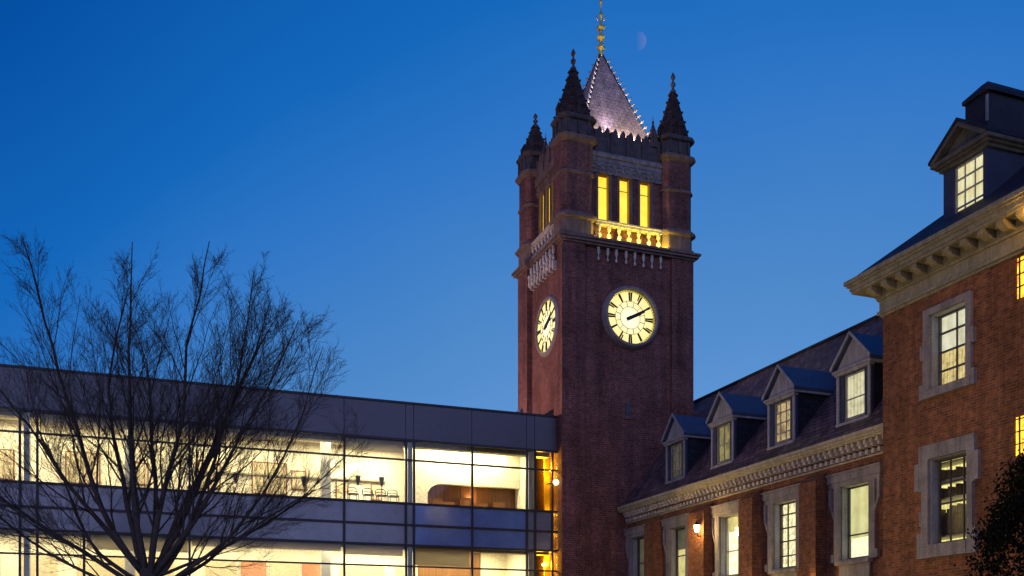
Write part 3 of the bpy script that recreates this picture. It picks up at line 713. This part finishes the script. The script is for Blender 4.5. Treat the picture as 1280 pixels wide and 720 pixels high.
# wall lamps on the piers; the two low ones are added for warm light
def wall_lamp(y, z, label, e):
    t = thing('wall_lamp', label, 'lamp', (XW-.46, y, z), 'iron wall lamps on the piers of the brick wing')
    m = MB(); m.lathe(XW-.64, y, [(z-.14, .05), (z-.10, .09), (z+.14, .12)], 8, smooth=True); m.build('lamp_glass', M['bulb'], t)
    m = MB(); m.lathe(XW-.64, y, [(z+.15, .15), (z+.22, .10), (z+.28, .03), (z+.34, .01)], 8); m.tube([(XW-.47, y, z-.3), (XW-.57, y, z-.3), (XW-.64, y, z-.18), (XW-.64, y, z-.13)], .022, 6); m.build('lamp_bracket', M['iron'], t)
    light('wall_lamp_light', 'POINT', (XW-.78, y-.06, z-.05), e, (1, .62, .20), shadow_soft_size=.12)
wall_lamp(34.6, 6.8, 'bright iron lantern shining on the brick pier, highest of the wall lamps', 120)
wall_lamp(31.42, 3.9, 'added low iron lantern, unseen, warming the pier left of the patterned window', 75)  # this low pair is added out of view to warm the wing
wall_lamp(27.72, 3.9, 'added low iron lantern, unseen, warming the pier nearest the tall end block', 75)

# ------------------------------------------------------------------ brick pavilion
XP = 20.2; PY1 = 22.97
pav = thing('brick_pavilion', 'tall brick end block with deep olive cornice, stone window frames and one roof dormer', 'building', (23, 17, 0))
PU, PL_ = (19.8, 21.1, 8.93, 11.0), (19.76, 21.12, 4.66, 7.02)
AM = (16.4, 18.30, 10.45, 11.5); AM2 = (16.4, 18.34, 6.55, 7.55)
m = MB(); m.wall('x', XP, .4, 8.0, PY1, 0, 11.58, [PU, PL_, AM, AM2]); m.build('wall', M['pav_brick'], pav)
m = MB(); m.box(XP+.4, 30.5, PY1-.4, PY1, 0, 11.58); m.box(XP+.4, 30.5, 8.0, 8.4, 0, 11.58); m.build('wall', M['pav_brick'], pav)
def cornice_ring(mb, g0, z0, z1):
    mb.box(XP-g0, XP+.35, 8.0-g0, PY1+g0, z0, z1); mb.box(XP+.35, 30.5, PY1-.35, PY1+g0, z0, z1)
m = MB()
for g0, z0, z1 in ((.06, 11.56, 11.63), (.12, 11.63, 11.72), (.07, 11.72, 12.05), (.13, 12.05, 12.12), (.16, 12.12, 12.36), (.62, 12.36, 12.44), (.66, 12.44, 12.56), (.72, 12.56, 12.63), (.78, 12.63, 12.75)):
    cornice_ring(m, g0, z0, z1)
m.build('cornice', M['olive_trim'], pav)
for k in range(26):
    y = 8.3+k*.58
    m = MB(); m.prism([(XP-.56, 12.358), (XP-.16, 12.358), (XP-.16, 12.12), (XP-.34, 12.13), (XP-.5, 12.21), (XP-.56, 12.25)], 'y', y, y+.21); m.build('modillion', M['olive_trim'], pav)
    if y > 14.5:
        m = MB(); m.sphere((XP-.34, y+.39, 12.345), .075, 6, 4); m.build('rosette', M['olive_trim'], pav)
for k in range(12):
    x = XP+.3+k*.6; m = MB(); m.box(x, x+.2, PY1+.16, PY1+.56, 12.22, 12.358); m.build('modillion', M['olive_trim'], pav)
# windows
o = sash(pav, XP, 20.45, 1.3, 8.93, 11.0, (0,), (.25, .5, .75), curtain('curtain_up', (.35, .22, .05), (1.0, .80, .34), .9, 3, 5), M['sash_dark'], blind=(.5, curtain('blind_up', (.62, .58, .34), (.92, .90, .70), .95, 1, 2)))
m = MB()
m.box(XP-.1, XP, 19.62, 21.30, 11.0, 11.17); m.box(XP-.1, XP, 21.1, 21.30, 8.93, 11.0); m.box(XP-.1, XP, 19.62, 19.8, 8.93, 11.0)
m.box(XP-.105, XP, 21.30, 21.40, 9.8, 10.2); m.box(XP-.105, XP, 19.52, 19.62, 9.8, 10.2)
m.box(XP-.11, XP, 21.30, 21.44, 8.7, 9.12); m.box(XP-.11, XP, 19.5, 19.62, 8.7, 9.12)
m.build('stone_surround', M['limestone'], o)
m = MB(); m.box(XP-.14, XP+.25, 19.62, 21.30, 8.7, 8.93); m.build('sill', M['limestone'], o)
o = sash(pav, XP, 20.44, 1.36, 4.66, 7.02, (-.17, .17), (.48, .72), None, M['sash_dark'])
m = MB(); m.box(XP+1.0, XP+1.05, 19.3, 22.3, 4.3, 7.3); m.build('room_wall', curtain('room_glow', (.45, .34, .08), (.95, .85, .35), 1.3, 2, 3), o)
m = MB()
for z in (4.9, 5.95, 6.45, 6.95): m.box(XP+.5, XP+.98, 19.4, 22.2, z, z+.04)
m.build('shelf_board', M['sash_cream'], o)
rnd = random.Random(8); m = MB()
for z, dens in ((5.99, .62), (6.49, .7), (4.94, .85)):
    y = 19.45
    while y < 22.1:
        t_ = rnd.uniform(.04, .11)
        if rnd.random() < dens:
            m.box(XP+.55, XP+.9, y, y+t_*.92, z, z+(rnd.uniform(.24, .38) if z > 5 else rnd.uniform(.5, .9)))
        y += t_
m.build('book_row', M['book'], o)
m = MB()
m.box(XP-.1, XP, 19.50, 21.46, 7.02, 7.42); m.box(XP-.1, XP, 21.12, 21.46, 6.16, 7.02); m.box(XP-.1, XP, 19.50, 19.76, 6.16, 7.02)
m.box(XP-.11, XP, 21.46, 21.60, 6.2, 6.95); m.box(XP-.11, XP, 19.37, 19.50, 6.2, 6.95)
m.box(XP-.1, XP, 21.12, 21.36, 5.0, 6.16); m.box(XP-.1, XP, 19.58, 19.76, 5.0, 6.16)
m.box(XP-.105, XP, 21.36, 21.43, 5.2, 5.6)
m.box(XP-.1, XP, 21.12, 21.53, 4.30, 5.0); m.box(XP-.1, XP, 19.47, 19.76, 4.30, 5.0)
m.build('stone_surround', M['limestone'], o)
m = MB(); m.box(XP-.14, XP+.25, 19.76, 21.12, 4.30, 4.66); m.build('sill', M['limestone'], o)
for a in (AM, AM2):
    m = MB(); m.box(XP+.06, XP+.1, a[0], a[1], a[2], a[3]); o = m.build('amber_window', M['amber_light'], pav)
    m = MB()
    for k in range(7): m.box(XP+.02, XP+.06, a[0]+k*.30, a[0]+k*.30+.025, a[2], a[3])
    for k in range(4): m.box(XP+.025, XP+.055, a[0], a[1], a[2]+k*.31, a[2]+k*.31+.025)
    m.build('lead_bar', M['iron'], o)
# roof, hipped at the far end
m = MB(); e0, e1 = XP-.7, 31
za = 16.6; hx = 4.7
A = [(e0, 7.3, 12.752), (e0, PY1+.7, 12.752), (e1, PY1+.7, 12.752), (e1, 7.3, 12.752)]
B = [(e0+hx, 7.3+hx, za), (e0+hx, PY1+.7-hx, za), (e1-hx, PY1+.7-hx, za), (e1-hx, 7.3+hx, za)]
m.loft([A, B]); m.build('roof', M['dormer_slate'], pav)
# big dormer
xf, y0, y1, zb, ze, za = 20.55, 19.5, 21.0, 13.0, 15.12, 15.84; yc = (y0+y1)/2
m = MB(); m.wall('x', xf, .14, y0, y1, zb, ze, [(y0+.14, y1-.36, 13.4, 14.92)]); o = m.build('dormer', M['navy_wood'], pav)
for ya in (y0, y1-.1):
    m = MB(); m.box(xf+.14, 24.5, ya, ya+.1, zb, ze); m.build('cheek', M['navy_wood'], o)
m = MB(); m.prism([(y0, ze+.1), (y1, ze+.1), (yc, za)], 'x', xf-.05, xf+.1); m.build('pediment', M['dark_trim'], o)
m = MB()
for g0, a, b in ((.08, 14.94, 15.03), (.16, 15.03, 15.1), (.24, 15.1, 15.2)):
    m.box(xf-g0, 24.3, y0-g0, y0+.1, a, b); m.box(xf-g0, 24.3, y1-.1, y1+g0, a, b); m.box(xf-g0, xf+.12, y0+.1, y1-.1, a, b)
m.build('dormer_trim', M['dark_trim'], o)
m = MB()
for sgn, ye in ((-1, y0-.26), (1, y1+.26)):
    m.prism([(ye, 15.202), (ye, 15.28), (yc, za+.2), (yc, za+.1)], 'x', xf-.3, 24.6)
m.build('dormer_roof', M['dormer_slate'], o)
m = MB()
for sgn, ye in ((-1, y0-.22), (1, y1+.22)):
    m.prism([(ye, 15.201), (ye+.0, 15.24), (yc, za+.098), (yc, za-.03), (ye-sgn*.16, 15.201)], 'x', xf-.27, xf-.06)
m.build('rake_trim', M['dark_trim'], o)
sash_sub(o, xf, (y0+y1)/2-.11, 1.0, 13.4, 14.92, (-.17, .17), (.25, .5, .75), curtain('curtain_pd', (.75, .62, .24), (1.0, .93, .6), 1.0, 2, 3))
# roof stack behind the dormer
m = MB(); m.box(20.98, 24.5, 19.9, 20.66, 15.0, 16.70); ch = m.build('roof_stack', M['black_tin'], pav)
m = MB(); m.box(20.95, 20.98, 19.87, 19.94, 15.9, 16.6); m.build('corner_strip', M['grey_trim'], ch)
m = MB(); m.loft([[(20.9, 19.8, 16.701), (24.7, 19.8, 16.701), (24.7, 20.7, 16.701), (20.9, 20.7, 16.701)], [(20.9, 19.8, 16.80), (24.7, 19.8, 16.80), (24.7, 20.7, 16.80), (20.9, 20.7, 16.80)], [(21.2, 20.1, 17.12), (24.4, 20.1, 17.12), (24.4, 20.3, 17.12), (21.2, 20.3, 17.12)]]); m.build('stack_cap', M['dormer_slate'], ch)
# soffit lamp
t = thing('soffit_lamp', 'small amber lamp under the olive cornice at the right edge', 'lamp', (XP-.6, 17.25, 12.3))
m = MB(); m.sphere((XP-.66, 17.25, 12.22), .07, 10, 8); m.build('bulb', M['bulb_amber'], t)
m = MB(); m.lathe(XP-.66, 17.25, [(12.28, .09), (12.34, .06), (12.36, .06)], 8); m.build('holder', M['iron'], t)
light('soffit_lamp_light', 'POINT', (XP-.7, 17.25, 12.1), 30, (1, .5, .1), shadow_soft_size=.06)

# ------------------------------------------------------------------ bare tree
rnd = random.Random(21)
BT = Vector((-.05, 25.6, 0))
tree = thing('bare_tree', 'leafless vase shaped tree with many fine twigs before the glass building', 'tree', BT)
trunk = MB(); crown = MB()
trunk.tube([BT, BT+Vector((.02, 0, .4)), BT+Vector((.05, .03, 1.5)), BT+Vector((.0, .05, 2.6)), BT+Vector((.02, .05, 3.3)), BT+Vector((.02, .05, 3.75))], [.36, .26, .22, .215, .24, .2], 12)
def rv(): return Vector((rnd.gauss(0, 1), rnd.gauss(0, 1), rnd.gauss(0, 1)))
camR = Vector((.937, -.349, 0))   # across the street front
FORK = BT+Vector((.02, .05, 3.35))
def reach(p):
    v = p-FORK; q_ = v.dot(camR); v = v-camR*(max(q_, 0)*.07)
    th = math.degrees(math.acos(max(-1, min(1, v.z/max(v.length, 1e-4)))))
    for (a, ra), (b, rb) in zip(((0, 8.5), (35, 8.4), (50, 7.5), (65, 6.4), (78, 5.2), (180, 4.2)), ((35, 8.4), (50, 7.5), (65, 6.4), (78, 5.2), (180, 4.2), (181, 4.2))):
        if th <= b: return v.length/(ra+(rb-ra)*(th-a)/(b-a))
    return v.length/4.2
def grow(p, d, L, r, lev):
    n = {0: 14, 1: 9, 2: 6, 3: 4, 4: 3}[lev]; pts = [p.copy()]; rad = [r]; dirs = [d.copy()]
    st = L/n; lim = rnd.uniform(.86, 1.04)
    tip = max(r*{0: .12, 1: .2, 2: .3, 3: .4, 4: .5}[lev], .0025)
    for i in range(n):
        d = (d+rv()*{0: .075, 1: .085, 2: .095, 3: .11, 4: .12}[lev]+Vector((0, 0, {0: .03, 1: .065, 2: .05, 3: .04, 4: .02}[lev]))).normalized()
        p = p+d*st
        if reach(p) > lim and i > 1: break
        pts.append(p.copy()); dirs.append(d.copy()); rad.append(r+(tip-r)*((i+1)/n)**.8)
    n = len(pts)-1; p = pts[-1]
    rad = [r+(tip-r)*(i/max(n, 1))**.8 for i in range(n+1)]
    crown.tube(pts, rad, {0: 8, 1: 6, 2: 4, 3: 3, 4: 3}[lev])
    if lev == 4: return
    k = {0: 15, 1: 11, 2: 7, 3: 3}[lev]
    for j in range(k):
        t = {0: .14, 1: .16, 2: .15, 3: .2}[lev]+(.96-.15)*(j+rnd.random()*.7)/k
        t = min(t, .97); x = t*n; i = min(int(x), n-1); f = x-i
        q = pts[i].lerp(pts[i+1], f); dd = dirs[i+1]
        ax = dd.cross(rv()).normalized()
        ang = R(rnd.uniform(20, 42) if lev else rnd.uniform(18, 38))
        nd = (dd*math.cos(ang)+ax*math.sin(ang)).normalized()
        rr = rad[i]+(rad[i+1]-rad[i])*f
        LL = L*(1-t*.60)*{0: .50, 1: .50, 2: .52, 3: .6}[lev]*rnd.uniform(.65, 1.2)
        if LL < .12: continue
        grow(q, nd, LL, max(rr*{0: .48, 1: .5, 2: .55, 3: .6}[lev], .003), lev+1)
camF = Vector((.349, .937, 0))
limbs = [(-74, -.2, 6.0, .06), (-63, .35, 7.2, .07), (-53, -.3, 8.0, .08), (-43, .3, 8.6, .09), (-34, -.4, 9.0, .095), (-25, .3, 9.0, .095), (-16, -.35, 9.0, .10), (-6, .4, 8.8, .09), (5, -.3, 8.8, .10), (15, .35, 8.8, .10), (25, .3, 8.8, .095), (34, -.25, 8.6, .09), (44, .3, 8.2, .085), (54, -.3, 7.6, .075), (64, .2, 6.8, .065), (74, -.2, 5.6, .055)]
for k, (deg, fw, L, r) in enumerate(limbs):
    rnd.seed(100+k)
    a = R(deg)
    d = (camR*math.sin(a)+Vector((0, 0, math.cos(a)))+camF*fw*.6).normalized()
    p = BT+Vector((.02, .05, 3.1+.5*rnd.random()))+camR*math.sin(a)*.14
    grow(p, d, L, r*.9, 0)
trunk.build('trunk', M['bark'], tree); crown.build('crown', M['bark'], tree)

# ------------------------------------------------------------------ evergreen
rnd = random.Random(5)
ET = Vector((16.95, 14.9, 0))
ev = thing('evergreen_tree', 'dark dense evergreen in the lower right corner before the brick wall', 'tree', ET)
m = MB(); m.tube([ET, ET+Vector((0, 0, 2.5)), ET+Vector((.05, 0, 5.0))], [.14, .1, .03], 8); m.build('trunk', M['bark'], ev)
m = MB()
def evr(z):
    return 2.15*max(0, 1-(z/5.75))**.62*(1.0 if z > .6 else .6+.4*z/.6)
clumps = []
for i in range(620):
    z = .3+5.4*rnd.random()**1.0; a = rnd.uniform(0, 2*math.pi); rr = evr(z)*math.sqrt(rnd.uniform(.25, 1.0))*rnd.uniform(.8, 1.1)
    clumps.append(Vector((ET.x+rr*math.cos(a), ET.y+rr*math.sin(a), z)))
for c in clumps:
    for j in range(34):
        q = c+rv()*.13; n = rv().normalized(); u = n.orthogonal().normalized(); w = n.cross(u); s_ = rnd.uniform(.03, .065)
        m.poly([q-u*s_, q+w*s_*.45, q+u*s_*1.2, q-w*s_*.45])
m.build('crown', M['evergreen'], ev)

# ------------------------------------------------------------------ lamp posts added below the frame to throw warm light on the brick
def post(x, y, label, e, aim):
    t = thing('added_street_lamp', label, 'added street lamp', (x, y, 0), 'added courtyard lamp posts, out of view')
    m = MB(); m.lathe(x, y, [(0, .16), (.25, .14), (.3, .07), (2.4, .05), (2.45, .09), (2.5, .09)], 12); m.build('pole', M['iron'], t)
    m = MB(); m.lathe(x, y, [(2.5, .1), (2.55, .16), (2.85, .2)], 12); m.build('lamp_glass', emit('added_post_lamp', (1, .75, .4), 8), t)
    m = MB(); m.lathe(x, y, [(2.85, .24), (3.0, .08), (3.1, .02)], 12); m.build('lamp_cap', M['iron'], t)
    light('added_street_lamp_light', 'SPOT', (x+.3, y, 2.7), e, (1, .70, .34), shadow_soft_size=.15, spot_size=R(78), spot_blend=.5, aim=aim)
post(9.0, 19.8, 'added iron lamp post, out of view, lighting the tall brick end block', 1150, (20.2, 18.5, 9.5))
post(12.6, 37.5, 'added iron lamp post, out of view, lighting the middle of the brick wing', 1350, (21.6, 29.5, 7.0))

# tower lamps
for x in (20.3, 21.0, 21.7, 22.4, 23.0):
    light('spire_flood', 'SPOT', (x, 42.78, 26.75), 240, (1, .80, .60), spot_size=R(120), spot_blend=.9, shadow_soft_size=.06, aim=(21.6+(x-21.6)*.4, 43.7, 29.0))
light('spire_flood', 'SPOT', (19.0, 44.2, 26.2), 420, (.74, .68, 1), spot_size=R(100), spot_blend=.9, shadow_soft_size=.05, aim=(20.6, 44.6, 29.5))
light('spire_flood', 'SPOT', (20.9, 42.45, 26.95), 260, (.70, .58, 1), spot_size=R(60), spot_blend=.9, shadow_soft_size=.05, aim=(21.6, 44.5, 31))
light('finial_flood', 'SPOT', (21.0, 43.1, 27.3), 2600, (1, .85, .45), spot_size=R(22), spot_blend=.8, shadow_soft_size=.04, aim=(21.57, 44.9, 33.8))
for x in (20.4, 21.2, 22.0, 22.8, 23.4):
    light('balustrade_lamp', 'POINT', (x, 41.86, 21.62), 42, (1, .76, .07), shadow_soft_size=.04)

# ------------------------------------------------------------------ moon
D = 900.0; r_ = (797.5-640)/1215; u_ = (820-49)/1215
md = (camR*r_+camF+Vector((0, 0, u_))).normalized()
mm = bpy.data.materials.new('moon_painted_glow'); mm.use_nodes = True; nt = mm.node_tree; nt.nodes.clear()
out = N(nt, 'ShaderNodeOutputMaterial'); e = N(nt, 'ShaderNodeEmission'); t = N(nt, 'ShaderNodeBsdfTransparent'); mx = N(nt, 'ShaderNodeMixShader')
gm = N(nt, 'ShaderNodeNewGeometry'); dt = N(nt, 'ShaderNodeVectorMath', operation='DOT_PRODUCT')
ld = (camR*.95-camF*.30+Vector((0, 0, -.05))).normalized(); dt.inputs[1].default_value = ld  # lit side of the moon is painted into its glow along this direction
nt.links.new(gm.outputs['Normal'], dt.inputs[0])
mr = N(nt, 'ShaderNodeMapRange'); mr.inputs['From Min'].default_value = -.05; mr.inputs['From Max'].default_value = 1.0; mr.inputs['To Max'].default_value = .26
nt.links.new(dt.outputs['Value'], mr.inputs['Value'])
e.inputs['Color'].default_value = (.30, .27, .50, 1); e.inputs['Strength'].default_value = 1.0
fb = N(nt, 'ShaderNodeMath', operation='SUBTRACT'); fb.inputs[0].default_value = 1; nt.links.new(gm.outputs['Backfacing'], fb.inputs[1])
ff = N(nt, 'ShaderNodeMath', operation='MULTIPLY'); nt.links.new(mr.outputs[0], ff.inputs[0]); nt.links.new(fb.outputs[0], ff.inputs[1])
nt.links.new(ff.outputs[0], mx.inputs[0]); nt.links.new(t.outputs[0], mx.inputs[1]); nt.links.new(e.outputs[0], mx.inputs[2]); nt.links.new(mx.outputs[0], out.inputs['Surface'])
m = MB(); m.sphere((0, 0, 0), D*math.sqrt(1+r_*r_+u_*u_)*10.5/1215/(1+u_*u_), 32, 24)
mo = m.build('moon', mm); mo.location = md*D
tag(mo, 'faint half moon hanging in the blue dusk sky right of the spire', 'moon')

# ------------------------------------------------------------------ sky and sun
wd = bpy.data.worlds.new('World'); sc.world = wd; wd.use_nodes = True; nt = wd.node_tree
bg = nt.nodes['Background']; bg.inputs['Strength'].default_value = 1.0
sky = N(nt, 'ShaderNodeTexSky', sky_type='NISHITA'); sky.sun_disc = False; sky.sun_elevation = R(-2.5); sky.sun_rotation = R(215)
tc = N(nt, 'ShaderNodeTexCoord')
dr = N(nt, 'ShaderNodeVectorMath', operation='DOT_PRODUCT'); dr.inputs[1].default_value = camR; nt.links.new(tc.outputs['Generated'], dr.inputs[0])
sx = N(nt, 'ShaderNodeSeparateXYZ'); nt.links.new(tc.outputs['Generated'], sx.inputs[0])
def math_(op, a, b, c=None):
    n = N(nt, 'ShaderNodeMath', operation=op)
    for i, v in enumerate((a, b, c)):
        if v is None: continue
        if hasattr(v, 'is_output'): nt.links.new(v, n.inputs[i])
        else: n.inputs[i].default_value = v
    return n.outputs[0]
zz = math_('MAXIMUM', sx.outputs['Z'], 0.0)
v = math_('MULTIPLY_ADD', zz, -.45, .40)
v = math_('MULTIPLY_ADD', dr.outputs['Value'], .12, v)
q = math_('MULTIPLY', dr.outputs['Value'], dr.outputs['Value'])
v = math_('MULTIPLY_ADD', q, -.3, v)
cl = N(nt, 'ShaderNodeTexNoise', Scale=3.0, Detail=5.0, Roughness=.55); nt.links.new(tc.outputs['Generated'], cl.inputs['Vector'])
v = math_('MULTIPLY_ADD', cl.outputs['Fac'], .03, math_('SUBTRACT', v, .015))
rp = ramp(nt, [(.03, (.0004, .035, .20)), (.08, (.0010, .080, .376)), (.147, (.006, .136, .50)), (.19, (.030, .185, .572)), (.25, (.072, .245, .59)), (.30, (.112, .30, .665)), (.42, (.20, .40, .72))])
nt.links.new(v, rp.inputs['Fac'])
mixed = mixc(nt, .008, rp.outputs['Color'], sky.outputs['Color'])
# afterglow low in the sky behind the camera, where the sun has set
bk = N(nt, 'ShaderNodeVectorMath', operation='DOT_PRODUCT'); bk.inputs[1].default_value = (-camF-camR*.25).normalized(); nt.links.new(tc.outputs['Generated'], bk.inputs[0])
g1 = math_('POWER', math_('MAXIMUM', math_('MULTIPLY_ADD', bk.outputs['Value'], .8, .2), 0.0), 1.5)
g2 = math_('POWER', math_('SUBTRACT', 1.0, zz), 2.0)
gl = math_('MULTIPLY', g1, g2)
grp = ramp(nt, [(0, (0, 0, 0)), (1, (.85, .62, .80))]); nt.links.new(gl, grp.inputs['Fac'])
nt.links.new(mixc(nt, 1, mixed, grp.outputs['Color'], 'ADD'), bg.inputs['Color'])
s = light('sun', 'SUN', (0, 0, 60), .06, (1, .55, .35), angle=R(6))
s.rotation_euler = Vector((.55, .80, -.10)).to_track_quat('-Z', 'Y').to_euler()

# ------------------------------------------------------------------ camera
cd = bpy.data.cameras.new('camera'); cam = bpy.data.objects.new('camera', cd); col.objects.link(cam)
cam.location = (0, 0, 1.6); cam.rotation_euler = (R(90), 0, R(-20.44))
cd.sensor_width = 36; cd.lens = 1215/1280*36; cd.shift_y = (820-360)/1280; cd.clip_end = 3000; cd.clip_start = .1
sc.camera = cam
sc.view_settings.view_transform = 'Standard'; sc.view_settings.look = 'None'; sc.view_settings.exposure = 0; sc.view_settings.gamma = 1
sc.view_settings.use_curve_mapping = False
sc.render.engine = 'CYCLES'
sc.cycles.use_denoising = True
sc.cycles.max_bounces = 6; sc.cycles.transparent_max_bounces = 12; sc.cycles.sample_clamp_indirect = 3
sc.cycles.caustics_reflective = False; sc.cycles.caustics_refractive = False
